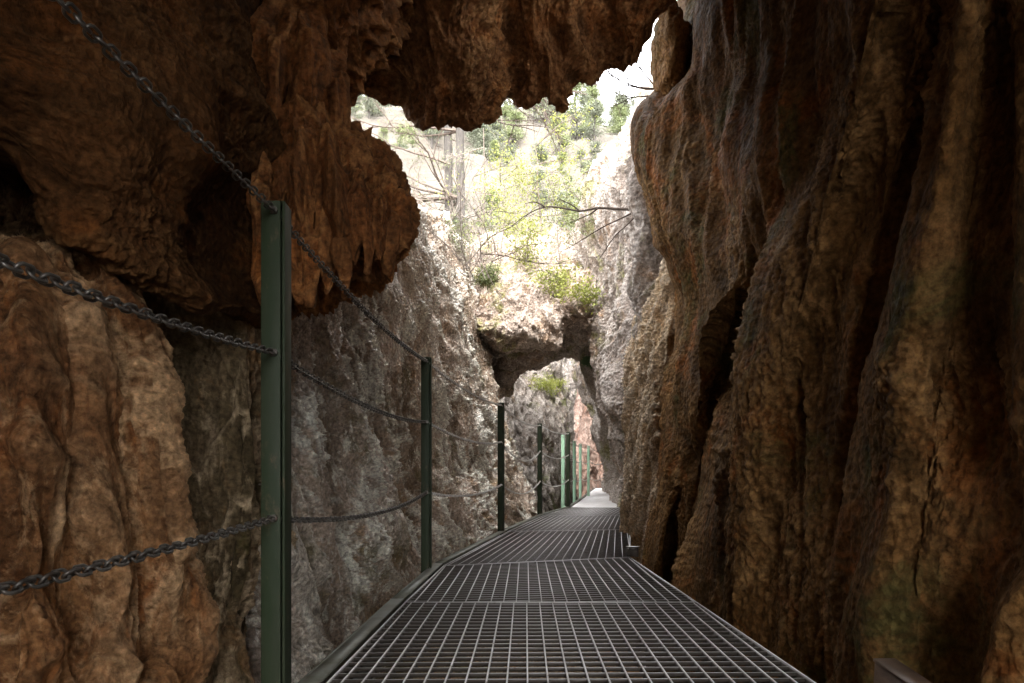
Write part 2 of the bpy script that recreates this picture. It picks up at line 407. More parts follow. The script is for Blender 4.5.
tag(o, 'smooth banded brown rock bulging from the upper left over the chains', 'rock overhang', kind='structure')

# flowstone drapery
S = [(-260, 200, 440, 2.8, .5), (-60, 205, 425, 2.85, .45), (0, 212, 396, 2.9, .42), (50, 220, 362, 2.92, .38), (90, 226, 322, 2.92, .34), (112, 226, 318, 2.92, .32), (128, 226, 324, 2.9, .34), (142, 226, 330, 2.85, .36),
     (160, 222, 354, 2.8, .38), (185, 218, 382, 2.76, .4), (212, 216, 397, 2.72, .4), (235, 216, 397, 2.7, .4), (252, 218, 394, 2.7, .36), (264, 222, 388, 2.7, .32), (278, 226, 358, 2.7, .28), (290, 232, 326, 2.7, .2), (298, 245, 300, 2.7, .1), (301, 268, 274, 2.7, .01)]
rings = []
for (py, a, b_, d, th) in S:
    r = []
    for k in range(17):
        an = 2*math.pi*k/16
        ce, si = math.cos(an), math.sin(an)
        sx = math.copysign(abs(ce)**.75, ce); sy = math.copysign(abs(si)**.75, si)
        c = P((a+b_)/2+(b_-a)/2*sx, py, d+th*sy); c[2] = P(0, py, d+.35*th*sy)[2]
        r.append(c)
    rings.append(r)
o = rock_patch('flowstone_drapery', np.array(rings), 620, 520, d_drape, M['drape'], face=1, closed=True,
               tv=seg_t([10, 16, 26, 30, 24, 22, 22, 26, 32, 34, 32, 28, 22, 22, 18, 14, 8], 520))
tag(o, 'orange fluted flowstone mass hanging behind the nearest post', 'flowstone', kind='structure')
drape = o
def drip(px, y0, y1, w, d, lean=0, par=None):
    S = []
    for t in (0, .18, .4, .6, .78, .9, .97, 1.0):
        prof = {0: .25, .18: .85, .4: 1, .6: .9, .78: .72, .9: .5, .97: .28, 1.0: .03}[t]
        S.append([P(px+lean*t+w/2*prof*math.cos(2*math.pi*k/16), y0+(y1-y0)*t, d+.22*max(0, 1-t*2.2)**1.3+w/683*d*.55*prof*math.sin(2*math.pi*k/16)) for k in range(17)])
    return rock_patch('drip', np.array(S), 70, 110, lambda p: tuple(.42*q for q in d_drape(p*1.3)), M['drape'], face=1, closed=True, parent=par)
for q in ((391, 170, 284, 20, 2.50, 0), (399, 190, 258, 13, 2.56, 0), (377, 150, 262, 26, 2.42, 0), (362, 150, 274, 15, 2.36, 6), (350, 140, 266, 30, 2.36, 4), (338, 200, 292, 16, 2.32, 6),
          (325, 130, 296, 24, 2.36, 2), (310, 190, 306, 17, 2.32, 0), (296, 120, 303, 22, 2.34, 2), (280, 150, 312, 18, 2.30, 0), (262, 120, 308, 22, 2.28, 4), (362, 150, 182, 14, 2.6, 4),
          (330, 40, 150, 30, 2.54, 0), (304, -30, 165, 36, 2.50, 2), (272, -40, 180, 40, 2.46, -4)):
    drip(*q, par=drape)

# wedged stone at the top right of the opening
def lump(name, c, r, disp, mat, n=120, label=None, cat=None, kind=None, parent=None):
    th = np.linspace(0, math.pi, n//2); ph = np.linspace(0, 2*math.pi, n)
    T, Ph = np.meshgrid(th, ph, indexing='ij')
    S = np.stack([c[0]+r[0]*np.sin(T)*np.cos(Ph), c[1]+r[1]*np.sin(T)*np.sin(Ph), c[2]+r[2]*np.cos(T)], -1)
    p = S.reshape(-1, 3); nn = (p-np.array(c))/np.array(r)**1.0; nn /= np.linalg.norm(nn, axis=1)[:, None]
    h, fine = disp(p)
    V = (p+nn*(h+fine)[:, None]).reshape(n//2, n, 3); V[:, -1] = V[:, 0]; V[0] = V[0].mean(0); V[-1] = V[-1].mean(0)
    idx = np.arange(n//2*n).reshape(n//2, n)
    q = np.stack([idx[:-1, :-1], idx[1:, :-1], idx[1:, 1:], idx[:-1, 1:]], -1).reshape(-1, 4)
    o = mesh_obj(name, V.reshape(-1, 3), q, mat, parent, True, {'crust_shade': fine/(fine.std()+1e-6), 'relief': (h-h.mean())/(h.std()+1e-6)})
    if label: tag(o, label, cat, kind=kind)
    return o
c = P(668, 44, 4.3)
lump('wedged_stone', P(670, 44, 4.35), (.085, .22, .24), lambda p: tuple(.28*q for q in d_chock(p*3)), M['right'], 90,
     'small dark stone wedged between the ceiling and the right wall', 'stone')

# pale wall, mid right
rows = np.array([20, 40, 65, 100, 130, 160, 190, 220, 260, 300, 330, 360, 390, 420, 450, 475, 491, 540, 650, 900], float)
silh = interp([-300, 60, 90, 120, 150, 175, 200, 250, 290, 315, 340, 380, 420, 470, 490, 600, 900],
              [720, 680, 655, 635, 610, 593, 586, 581, 588, 585, 573, 582, 598, 607, 606, 604, 600], rows)
dsil = np.interp(rows, [0, 160, 300, 400, 480, 900], [10, 10.5, 12, 15, 19, 19])
Xb = np.interp(rows, [0, 300, 480, 900], [1.0, 1.05, 1.2, 1.1])
cols = [colD(silh+30, dsil+6), colD(silh+3, dsil+1), colD(silh, dsil), colD(silh+9, dsil*.8+1.0),
        colD(silh+20+3*np.sin(rows/40), 9.0+(dsil-10)*.12), colD(np.maximum(silh+32, 622.)+4*np.sin(rows/40+1), 7.9), colD(np.maximum(silh+40, 636.), 6.6),
        colD(np.maximum(silh+50, 655.), 5.6), colD(np.maximum(silh+60, 690.), 5.2), colD(np.full(rows.shape, 780.), 5.2)]
G = np.stack(cols, 1)
o = rock_patch('rock_wall', G, 420, 620, d_pale, M['pale'], seg_t([14, 14, 40, 60, 60, 60, 50, 20, 10], 420))
tag(o, 'pale pinkish sunlit rock wall beyond the dark right wall', 'rock wall', kind='structure')
# ochre rib where the dark wall turns into the light
rows = np.array([200, 240, 262, 290, 320, 350, 390, 430, 470, 510, 540, 570, 620, 760], float)
rib = interp([200, 262, 300, 340, 380, 420, 450, 480, 520, 545, 760], [662, 652, 644, 634, 628, 622, 623, 629, 628, 632, 650], rows)
cols = [colD(rib+30, 7.4), colD(rib+4, 6.2), colD(rib, 5.8), colD(rib+14, 5.25), colD(rib+32, 4.85), colD(rib+75, 4.9)]
o = rock_patch('rock_rib', np.stack(cols, 1), 200, 480, lambda p: tuple(.7*q for q in d_grey(p)), M['rib'] if 'rib' in M else M['chock'])
tag(o, 'ochre rock rib catching light at the bend of the right wall', 'rock wall', kind='structure')

# back rock and red end wall
rows = np.array([270, 320, 350, 380, 410, 440, 470, 500, 530, 600, 800], float)
cols = []
for px, d, k in ((440, 12.5, 0), (475, 12.8, 0), (500, 13.0, .2), (520, 13.3, .5), (540, 13.8, .8), (550, 14.6, 1), (562, 16, .6), (568, 18, .2), (572, 21, 0)):
    cols.append(colD(px+k*np.interp(rows, [270, 380, 440, 520], [-22, -5, 8, 22]), d+1.2+np.interp(rows, [300, 380, 520], [2.5, .8, -1.2])))
o = rock_patch('rock_outcrop', np.stack(cols, 1), 360, 360, d_pale, M['outcrop'])
tag(o, 'grey weathered rock outcrop below the wedged boulder', 'rock wall', kind='structure')
rows = np.array([300, 340, 380, 420, 460, 500, 600, 800], float)
cols = [colD(np.full(rows.shape, a), d) for a, d in ((540., 23.), (562., 23.), (580., 24.), (590., 25), (600., 24.5), (612., 24), (650., 24))]
o = rock_patch('rock_wall', np.stack(cols, 1), 220, 260, d_pale, M['red'])
tag(o, 'reddish brown rock face closing the far end of the walkway', 'rock wall', kind='structure')

# boulder jammed across the gorge
C_ = [440, 456, 470, 486, 502, 518, 534, 550, 564, 578, 596]
def lin(xs, ys): return np.interp(C_, xs, ys)
spec_rows = [  # (py across columns, d)
    (lin([440, 600], [246, 240]), 12.9),
    (lin([440, 520, 600], [250, 244, 242]), 12.0),
    (lin([440, 520, 600], [262, 256, 256]), 10.9),
    (lin([440, 470, 520, 565, 600], [290, 286, 284, 284, 284]), 10.2),
    (lin([440, 470, 500, 520, 545, 565, 600], [316, 318, 324, 318, 316, 306, 308]), 9.8),
    (lin([440, 470, 500, 515, 524, 545, 565, 600], [332, 341, 349, 347, 336, 338, 324, 331]), 9.95),
    (lin([440, 470, 500, 515, 540, 565, 600], [340, 350, 355, 352, 346, 333, 337]), 10.5),
    (lin([440, 470, 490, 502, 522, 542, 565, 600], [360, 366, 378, 380, 366, 358, 346, 346]), 11.8),
    (lin([440, 470, 490, 502, 522, 542, 565, 600], [392, 396, 396, 394, 378, 370, 358, 352]), 12.8),
    (lin([440, 600], [370, 340]), 13.3),
    (lin([440, 600], [300, 280]), 13.2),
]
G = np.array([[P(x, y, d) for x, y in zip(C_, ys)] for ys, d in spec_rows])
o = rock_patch('jammed_boulder', G, 360, 360, d_chock, M['chock'], None, seg_t([20, 30, 40, 50, 50, 30, 30, 40, 20, 10], 360))
tag(o, 'huge mossy boulder jammed across the gorge above the walkway', 'boulder')

# ------------------------------------------------------------------ terrain
def hill_z(x, y):
    z = np.interp(y, [8, 26, 28, 31, 40, 60, 90, 120, 150, 200, 320], [-5, -4.5, 6.0, 9.5, 15, 27, 47, 62, 70, 72, 60])
    p = np.stack([x, y, np.zeros_like(x)], -1).reshape(-1, 3)
    n = (4.5*fbm(p*.035, 4)+1.2*fbm(p*.22, 3)).reshape(x.shape)
    z = z+n*np.clip((y-16)/30, 0, 1)+np.clip(-x-5, 0, 200)*.10*np.clip((y-16)/60, 0, 1)-np.clip(x-4, 0, 200)*.08*np.clip((y-30)/60, 0, 1)
    st = 3.4; k = np.floor(z/st); f = z/st-k
    zt = (k+np.clip((f-.25)/.5, 0, 1)**1.5)*st
    return z*.45+zt*.55
yy = np.concatenate([np.linspace(12, 40, 160), np.linspace(40.3, 150, 220), np.linspace(152, 420, 40)]); xx = np.concatenate([np.linspace(-300, -31, 40), np.linspace(-30, 40, 300), np.linspace(41, 300, 40)])
X, Y = np.meshgrid(xx, yy)
Z = hill_z(X, Y); V = np.stack([X, Y, Z], -1).reshape(-1, 3)
idx = np.arange(X.size).reshape(X.shape)
q = np.stack([idx[:-1, :-1], idx[:-1, 1:], idx[1:, 1:], idx[1:, :-1]], -1).reshape(-1, 4)
m, nt, b = new_mat('dry_hillside')
co = nt.nodes.new('ShaderNodeTexCoord').outputs['Object']
c = mix(nt, mapr(nt, noise_node(nt, co, .12, 8, .65), .42, .6), (.078, .066, .052), (.11, .094, .077))
c = mix(nt, mapr(nt, noise_node(nt, co, .5, 10, .75), .54, .66, 0, .7), c, (.055, .058, .034))
c = mix(nt, mapr(nt, noise_node(nt, co, .25, 10, .75, 0, (.4, .4, 4)), .55, .65, 0, .6), c, (.062, .047, .035))
nt.links.new(c, b.inputs['Base Color']); b.inputs['Roughness'].default_value = .9
bm_ = nt.nodes.new('ShaderNodeBump'); bm_.inputs['Distance'].default_value = .6; bm_.inputs['Strength'].default_value = .7
nt.links.new(noise_node(nt, co, 1.4, 10, .7), bm_.inputs['Height']); nt.links.new(bm_.outputs[0], b.inputs['Normal'])
o = mesh_obj('hillside', V, q, m, None, True); tag(o, 'steep dry terraced hillside beyond the gorge', 'hillside', kind='structure')
m, nt, b = new_mat('gorge_bed'); b.inputs['Base Color'].default_value = (.05, .04, .03, 1); b.inputs['Roughness'].default_value = .8
xs = np.linspace(-700, 700, 60); ys = np.linspace(-700, 900, 60); X, Y = np.meshgrid(xs, ys)
V = np.stack([X, Y, np.full_like(X, -4.2)], -1).reshape(-1, 3); idx = np.arange(X.size).reshape(X.shape)
q = np.stack([idx[:-1, :-1], idx[:-1, 1:], idx[1:, 1:], idx[1:, :-1]], -1).reshape(-1, 4)
o = mesh_obj('ground', V, q, m); tag(o, 'dark ground far below the walkway at the gorge bottom', 'ground', kind='structure')
# rubble bed right below the grating
ys = np.linspace(-1.5, 20, 260); us = np.linspace(-1, 1, 80)
Lx = lambda y: np.interp(y, [-1, 1.52, 3.6, 5.82, 8.25, 10.1, 14.5, 19], [-.52, -.50, -.42, -.06, .36, .85, 1.55, 2.2])
U, Y = np.meshgrid(us, ys); X = Lx(Y)+.6+U*1.6
p = np.stack([X, Y, 0*X], -1).reshape(-1, 3)
Z = -1.05+.3*fbm(p*1.3, 5).reshape(X.shape)+.12*billow(p*3, 4).reshape(X.shape)+.5*np.abs(U)**3
V = np.stack([X, Y, Z], -1).reshape(-1, 3); idx = np.arange(X.size).reshape(X.shape)
q = np.stack([idx[:-1, :-1], idx[:-1, 1:], idx[1:, 1:], idx[1:, :-1]], -1).reshape(-1, 4)
o = mesh_obj('gorge_floor', V, q, M['dark'], None, True, {'crust_shade': 0*X.ravel(), 'relief': 0*X.ravel()})
tag(o, 'dark rocky gorge floor seen through the steel grating', 'gorge floor', kind='structure')

# ------------------------------------------------------------------ walkway
m, nt, b = new_mat('galvanised_steel')
co = nt.nodes.new('ShaderNodeTexCoord').outputs['Object']
c = mix(nt, mapr(nt, noise_node(nt, co, 7, 6, .7), .35, .68), (.90, .89, .90), (.68, .66, .64))
c = mix(nt, mapr(nt, noise_node(nt, co, 26, 6, .7), .60, .68), c, (.25, .17, .11))
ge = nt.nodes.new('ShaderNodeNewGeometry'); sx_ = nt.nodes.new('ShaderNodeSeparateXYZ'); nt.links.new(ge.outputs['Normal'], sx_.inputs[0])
c = mix(nt, mapr(nt, sx_.outputs[2], .5, .9), (.06, .05, .042), c)  # upward faces painted bright as if catching sky, sides painted in shade
nt.links.new(c, b.inputs['Base Color']); b.inputs['Metallic'].default_value = .15
nt.links.new(mapr(nt, noise_node(nt, co, 15, 4), .3, .7, .5, .75), b.inputs['Roughness']); M['galv'] = m
m, nt, b = new_mat('frame_steel')
co = nt.nodes.new('ShaderNodeTexCoord').outputs['Object']
c = mix(nt, mapr(nt, noise_node(nt, co, 9, 7, .7), .4, .65), (.16, .165, .14), (.085, .08, .055))
nt.links.new(c, b.inputs['Base Color']); b.inputs['Metallic'].default_value = .3; b.inputs['Roughness'].default_value = .5; M['frame'] = m

def boxes(specs):
    """specs list of (center, ux, uy, uz half vectors)"""
    V = []; Fc = []
    S_ = np.array([[-1, -1, -1], [1, -1, -1], [1, 1, -1], [-1, 1, -1], [-1, -1, 1], [1, -1, 1], [1, 1, 1], [-1, 1, 1]], float)
    Q = np.array([[0, 3, 2, 1], [4, 5, 6, 7], [0, 1, 5, 4], [1, 2, 6, 5], [2, 3, 7, 6], [3, 0, 4, 7]])
    for k, (c, a, b_, z) in enumerate(specs):
        V.append(np.asarray(c)+S_@np.array([a, b_, z])); Fc.append(Q+8*k)
    return np.concatenate(V), np.concatenate(Fc)
def bar(p, q, w, z0, z1):
    """vertical flat bar from p to q (2-D), thickness w, between z0 and z1"""
    p = np.array(p, float); q = np.array(q, float); d = (q-p)/2; L = np.linalg.norm(d)
    n = np.array([-d[1], d[0]])/L*w/2; c = (p+q)/2
    return ([c[0], c[1], (z0+z1)/2], [d[0], d[1], 0], [n[0], n[1], 0], [0, 0, (z1-z0)/2])
def clip_line(p, d, poly):
    t0, t1 = -1e9, 1e9; n = len(poly)
    area = sum(poly[i][0]*poly[(i+1) % n][1]-poly[(i+1) % n][0]*poly[i][1] for i in range(n))
    s = 1 if area > 0 else -1
    for i in range(n):
        a = np.array(poly[i]); b_ = np.array(poly[(i+1) % n]); e_ = b_-a; nn = np.array([-e_[1], e_[0]])*s
        den = nn@d; num = nn@(a-p)
        if abs(den) < 1e-9:
            if num > 0: return None
            continue
        t = num/den
        if den > 0: t0 = max(t0, t)
        else: t1 = min(t1, t)
    return (p+d*t0, p+d*t1) if t1-t0 > .02 else None
walk = empty('walkway', (0.1, 2.0, 0)); tag(walk, 'narrow galvanised steel grating walkway winding through the gorge', 'walkway')
def wparent(o): o.parent = walk; o.matrix_parent_inverse = Matrix.Translation(-Vector(walk.location)); return o
LP = [(-.49, -1.2), (-.475, .1), (-.455, 1.40), (-.42, 2.67), (-.375, 3.72), (-.03, 5.95), (.385, 8.2), (.86, 10.05), (1.2, 12.2), (1.56, 14.5), (1.88, 16.8), (2.2, 19), (2.8, 22.8)]
RP = [(.745, -1.2), (.74, .1), (.735, 1.40), (.725, 2.67), (.71, 4.10), (1.06, 6.10), (1.40, 8.15), (1.80, 9.95), (2.0, 12.2), (2.2, 14.6), (2.42, 16.8), (2.6, 19), (3.25, 22.8)]
# mesh size, bars
for i in range(len(LP)-1):
    a, b_, c, d = map(np.array, (LP[i], LP[i+1], RP[i+1], RP[i]))
    g = .004
    fw = (b_+c)/2-(a+d)/2; fw /= np.linalg.norm(fw)
    poly = [a+fw*g+(.004, 0), b_-fw*g+(.004, 0), c-fw*g-(.004, 0), d+fw*g-(.004, 0)]
    if i < 4: dirL = np.array([.02, 1.])
    else: dirL = np.array([(LP[i+1][0]-LP[i][0]), (LP[i+1][1]-LP[i][1])])
    dirL /= np.linalg.norm(dirL); dirC = np.array([dirL[1], -dirL[0]])
    if i >= 4: dirC = (d-a)/np.linalg.norm(d-a)
    if i < 4: dirC = np.array([1, .0])+(0, .12 if i == 3 else .01); dirC = dirC/np.linalg.norm(dirC)
    cen = (a+b_+c+d)/4; ctr = cen
    nL = np.array([dirL[1], -dirL[0]]); nC = np.array([-dirC[1], dirC[0]])
    spL = .05; sp = []
    jit = rng.uniform(-.02, .02)
    for k in range(-40, 41):
        r = clip_line(cen+nL*(k*spL+jit), dirL, poly)
        if r: sp.append(bar(r[0], r[1], .0048, -.024, -.0015))
    for k in range(-60, 61):
        r = clip_line(cen+nC*(k*.05), dirC, poly)
        if r: sp.append(bar(r[0], r[1], .0030, -.014, -.0035))
    for k in range(4):
        p_, q_ = poly[k], poly[(k+1) % 4]
        sp.append(bar(p_, q_, .006, -.034, .0))
    if i >= 7:
        zt = np.array([[q[0], q[1], z] for z in (-.02, -.001) for q in poly])
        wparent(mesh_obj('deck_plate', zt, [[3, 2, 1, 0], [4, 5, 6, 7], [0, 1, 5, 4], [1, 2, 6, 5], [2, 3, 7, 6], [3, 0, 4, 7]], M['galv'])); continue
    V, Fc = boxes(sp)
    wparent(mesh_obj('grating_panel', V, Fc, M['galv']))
def beam(p, q, side):
    p = np.array(p, float); q = np.array(q, float); d = q-p; L = np.linalg.norm(d); d /= L; n = np.array([-d[1], d[0]])*side
    sp = []
    # channel: top flange, web, bottom flange, small upstand lip
    def blk(o0, o1, z0, z1, e=0):
        c = (p+q)/2+n*(o0+o1)/2
        sp.append(([c[0], c[1], (z0+z1)/2], list(d*(L/2-e))+[0], list(n*(o1-o0)/2)+[0], [0, 0, (z1-z0)/2]))
    blk(.004, .046, .006, .013, .001)
    blk(.046, .053, -.12, .013, .001)
    blk(.004, .046, -.12, -.113, .001)
    return sp
for LPP, side in ((LP, 1),):
    for i in range(len(LPP)-1):
        V, Fc = boxes(beam(LPP[i], LPP[i+1], side)); wparent(mesh_obj('edge_beam', V, Fc, M['frame']))
for i in range(1, len(LP)):
    a = np.array(LP[i]); b_ = np.array(RP[i]); V, Fc = boxes([bar(a+(b_-a)*.01, b_-(b_-a)*.01, .06, -.13, -.036)]); wparent(mesh_obj('cross_beam', V, Fc, M['frame']))
# bracket plate bolting the walkway to the right wall
br = []
c = P(633, 552, 4.08); br.append((c+A3(0, 0, .0), [.030, -.012, 0], [.002, .004, 0], [0, 0, .028]))
br.append((c+A3(0, .01, .029), [.034, -.014, 0], [.012, .026, 0], [0, 0, .003]))
br.append((c+A3(-.028, .02, .0), [.003, 0, 0], [0, .03, 0], [0, 0, .026]))
V, Fc = boxes(br); wparent(mesh_obj('bracket', V, Fc, M['galv']))

def cyl(p, q, r0, r1=None, n=10, cap=True):
    p = np.array(p, float); q = np.array(q, float); r1 = r0 if r1 is None else r1
    d = q-p; d /= np.linalg.norm(d)+1e-9; a = np.cross(d, [0, 0, 1.]);
    if np.linalg.norm(a) < 1e-3: a = np.array([1., 0, 0])
    a /= np.linalg.norm(a); b_ = np.cross(d, a); t = np.arange(n)*2*math.pi/n
    ring = np.outer(np.cos(t), a)+np.outer(np.sin(t), b_)
    V = np.concatenate([p+ring*r0, q+ring*r1]); Fc = [[k, (k+1) % n, n+(k+1) % n, n+k] for k in range(n)]
    if cap: Fc += [list(range(n))[::-1], list(range(n, 2*n))]
    return V, Fc
def join(parts):
    V = []; Fc = []; o_ = 0
    for v, f in parts:
        V.append(v); Fc += [[int(i)+o_ for i in q] for q in f]; o_ += len(v)
    return np.concatenate(V), Fc

# posts
def paint(name, c1, c2, rust):
    m, nt, b = new_mat(name)
    co = nt.nodes.new('ShaderNodeTexCoord').outputs['Object']
    c = mix(nt, mapr(nt, noise_node(nt, co, 5, 6, .7, 0, (4, 4, .6)), .4, .65), c1, c2)
    c = mix(nt, mapr(nt, noise_node(nt, co, 24, 10, .75, 0, (1, 1, .5)), .56, .66, 0, .85), c, rust)
    nt.links.new(c, b.inputs['Base Color']); b.inputs['Roughness'].default_value = .6; b.inputs['Specular IOR Level'].default_value = .25
    bb = nt.nodes.new('ShaderNodeBump'); bb.inputs['Distance'].default_value = .002; bb.inputs['Strength'].default_value = .4
    nt.links.new(noise_node(nt, co, 60, 6, .7), bb.inputs['Height']); nt.links.new(bb.outputs[0], b.inputs['Normal'])
    return m
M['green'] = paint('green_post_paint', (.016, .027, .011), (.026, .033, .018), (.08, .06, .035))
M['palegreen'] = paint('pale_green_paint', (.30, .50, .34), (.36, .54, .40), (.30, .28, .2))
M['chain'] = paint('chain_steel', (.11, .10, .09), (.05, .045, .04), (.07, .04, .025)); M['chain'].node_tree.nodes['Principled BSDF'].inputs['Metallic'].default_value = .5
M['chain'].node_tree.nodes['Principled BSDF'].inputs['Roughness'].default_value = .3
M['litchain'] = paint('lit_chain_steel', (.55, .53, .50), (.42, .40, .37), (.3, .24, .18))  # pale copy of the chain steel, painted as if lit
LEV = (1.078, .767, .405)
HW = .024
posts = [(-.56, -.5, 'g', .05), (-.525, 1.52, 'g', .05), (-.443, 3.54, 'g', .05), (-.093, 5.82, 'g', -.15), (.335, 8.25, 'g', -.2), (.82, 9.98, 'g', -.25),
         (.80, 10.7, 'p', -.2), (1.17, 12.8, 'p', -.2), (1.40, 14.0, 'p', -.2), (1.68, 15.0, 'p', -.2)]
plabels = ['dark green steel post just out of view at the near end', 'tall dark green steel post nearest the camera with three chains',
           'dark green steel post, second from the camera along the walkway edge', 'thin dark green post in the middle distance, third from the camera',
           'dark green post on the walkway bend, fourth from the camera', 'dark green post overlapping a pale green one, fifth from the camera',
           'pale green post partly hidden behind the fifth dark green post', 'pale green post at the far bend, between two others',
           'pale green far post just left of the last one', 'last and farthest pale green post at the walkway end']
def make_post(mat, chainmat):
    root = empty('railing_post')
    sp = []
    # steel angle/channel section: web facing the walker and two flanges
    h = HW
    def wall(cx, cy, hx, hy): sp.append(([cx, cy, .485], [hx, 0, 0], [0, hy, 0], [0, 0, .615]))
    wall(-.003, -h, h-.004, .003)
    wall(h-.001, 0.002, .003, h+.003)
    wall(-h, .002, .003, h-.001)
    wall(-.003, h-.001, h-.004, .0025)
    V, Fc = boxes(sp); o = mesh_obj('upright', V, Fc, mat, root)
    bv = o.modifiers.new('bevel', 'BEVEL'); bv.width = .0012; bv.segments = 2
    V, Fc = boxes([([0, 0, 1.0995], [h-.003, 0, 0], [0, h-.003, 0], [0, 0, .002])]); mesh_obj('cap', V, Fc, mat, root)
    for z in LEV:
        v, f = join([cyl((.004, -h-.003, z), (.004, -h-.010, z), .009, n=6), cyl((.004, -h-.010, z), (.004, -h-.020, z), .005, n=10)])
        mesh_obj('bolt', v, f, chainmat, root)
    v, f = boxes([([.03, 0, -.06], [.012, 0, 0], [0, .035, 0], [0, 0, .05])]); mesh_obj('base_plate', v, f, mat, root)
    return root
protoG = make_post(M['green'], M['chain']); protoP = make_post(M['palegreen'], M['litchain'])
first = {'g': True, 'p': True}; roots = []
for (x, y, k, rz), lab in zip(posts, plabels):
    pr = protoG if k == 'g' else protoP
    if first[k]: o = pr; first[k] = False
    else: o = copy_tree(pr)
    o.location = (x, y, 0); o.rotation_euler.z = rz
    if y > 14.5: pass
    tag(o, lab, 'railing post', 'railing posts along the walkway'); roots.append((x, y, rz))

# chains
def link_mesh(L, Wd, r, nm, ns):
    """stadium link along x in xy-plane"""
    pts = []
    for k in range(nm):
        a = 2*math.pi*k/nm; x = math.cos(a)*Wd/2; y = math.sin(a)*Wd/2
        x += math.copysign((L-Wd)/2, x) if abs(x) > 1e-6 else 0
        pts.append((x, y))
    pts = np.array(pts); V = []; 
    for k in range(nm):
        t = pts[(k+1) % nm]-pts[k-1]; t = t/np.linalg.norm(t); n = np.array([t[1], -t[0]])
        for j in range(ns):
            an = 2*math.pi*j/ns
            V.append([pts[k][0]+n[0]*r*math.cos(an), pts[k][1]+n[1]*r*math.cos(an), r*math.sin(an)])
    Fc = [[k*ns+j, k*ns+(j+1) % ns, ((k+1) % nm)*ns+(j+1) % ns, ((k+1) % nm)*ns+j] for k in range(nm) for j in range(ns)]
    return np.array(V), np.array(Fc)
def chain(p, q, sag, mat, hi, label, group='safety chains between the posts'):
    p = np.array(p, float); q = np.array(q, float); Ls = np.linalg.norm(q-p)
    tt = np.linspace(0, 1, 400); C = p+(q-p)*tt[:, None]; C[:, 2] -= sag*4*tt*(1-tt)
    s = np.concatenate([[0], np.cumsum(np.linalg.norm(np.diff(C, axis=0), axis=1))])
    pitch = .0198; n = int(s[-1]/pitch)
    lv, lf = link_mesh(.0255, .015, .0023, 14 if hi else 8, 7 if hi else 4)
    V = []; Fc = []
    side = np.cross(q-p, [0, 0, 1.]); side /= np.linalg.norm(side)
    for k in range(n+1):
        u = k*pitch+(s[-1]-n*pitch)/2
        c = np.array([np.interp(u, s, C[:, i]) for i in range(3)]); c2 = np.array([np.interp(min(u+.01, s[-1]), s, C[:, i]) for i in range(3)]); c1 = np.array([np.interp(max(u-.01, 0), s, C[:, i]) for i in range(3)])
        X = c2-c1; X /= np.linalg.norm(X); up = np.cross(side, X)
        a = (math.pi/4 if k % 2 else -math.pi/4)+rng.uniform(-.18, .18)
        Y = side*math.cos(a)+up*math.sin(a); Z = np.cross(X, Y)
        V.append(c+lv@np.array([X, Y, Z])); Fc.append(lf+k*len(lv))
    o = mesh_obj('safety_chain', np.concatenate(V), np.concatenate(Fc), mat, None, True)
    tag(o, label, 'chain', group); return o
def att(i, lv):
    x, y, rz = roots[i]; z = LEV[lv]; return np.array([x+.004, y-HW-.016, z])
ln = ['top', 'middle', 'bottom']
seg = [(0, 1, 'coming from the near left to the nearest post'), (1, 2, 'between the nearest and the second post'), (2, 3, 'between the second and third posts'),
       (3, 4, 'between the third and fourth posts'), (4, 5, 'between the fourth and fifth posts'), (6, 7, 'from the first pale green post to the next'),
       (7, 8, 'between the two middle pale green posts'), (8, 9, 'running up to the last pale green post')]
sags = {0: (.02, .045, .025), 1: (.035, .04, .045), 2: (.04, .05, .05), 3: (.06, .14, .11), 4: (.04, .07, .08), 6: (.05, .05, .05), 7: (.05, .06, .07), 8: (.05, .06, .06)}
adj = ['slack', 'slack', 'slack']
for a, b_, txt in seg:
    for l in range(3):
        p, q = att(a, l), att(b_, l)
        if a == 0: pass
        chain(p, q, sags[a][l], M['chain'] if a < 2 else M['litchain'], a < 2, f'{ln[l]} steel chain {txt}')
for l in range(3):
    chain(att(9, l), att(9, l)+A3(.62, 1.9, .04), .09, M['litchain'], False, f'{ln[l]} steel chain from the last pale green post to the rock')

# timber beam end at lower right
m, nt, b = new_mat('old_timber'); co = nt.nodes.new('ShaderNodeTexCoord').outputs['Object']
nt.links.new(mix(nt, mapr(nt, noise_node(nt, co, 20, 6, .7, 0, (.3, 1, 4)), .4, .6), (.12, .07, .045), (.2, .13, .09)), b.inputs['Base Color']); M['timber'] = m
a = P(884, 660, 1.50); q = P(960, 712, 1.25); dv = (q-a); L = np.linalg.norm(dv); dv /= L; sd = np.cross(dv, [0, 0, 1.]); sd /= np.linalg.norm(sd); upv = np.cross(sd, dv)
V, Fc = boxes([((a+q)/2-upv*.035, list(dv*L/2), list(sd*.02), list(upv*.035)), ((a+q)/2+upv*.001, list(dv*L/2), list(sd*.024), list(upv*.003))])
o = mesh_obj('support_beam', V, Fc, M['timber']); tag(o, 'short rusty brown beam end sticking out at the foot of the right wall', 'beam')

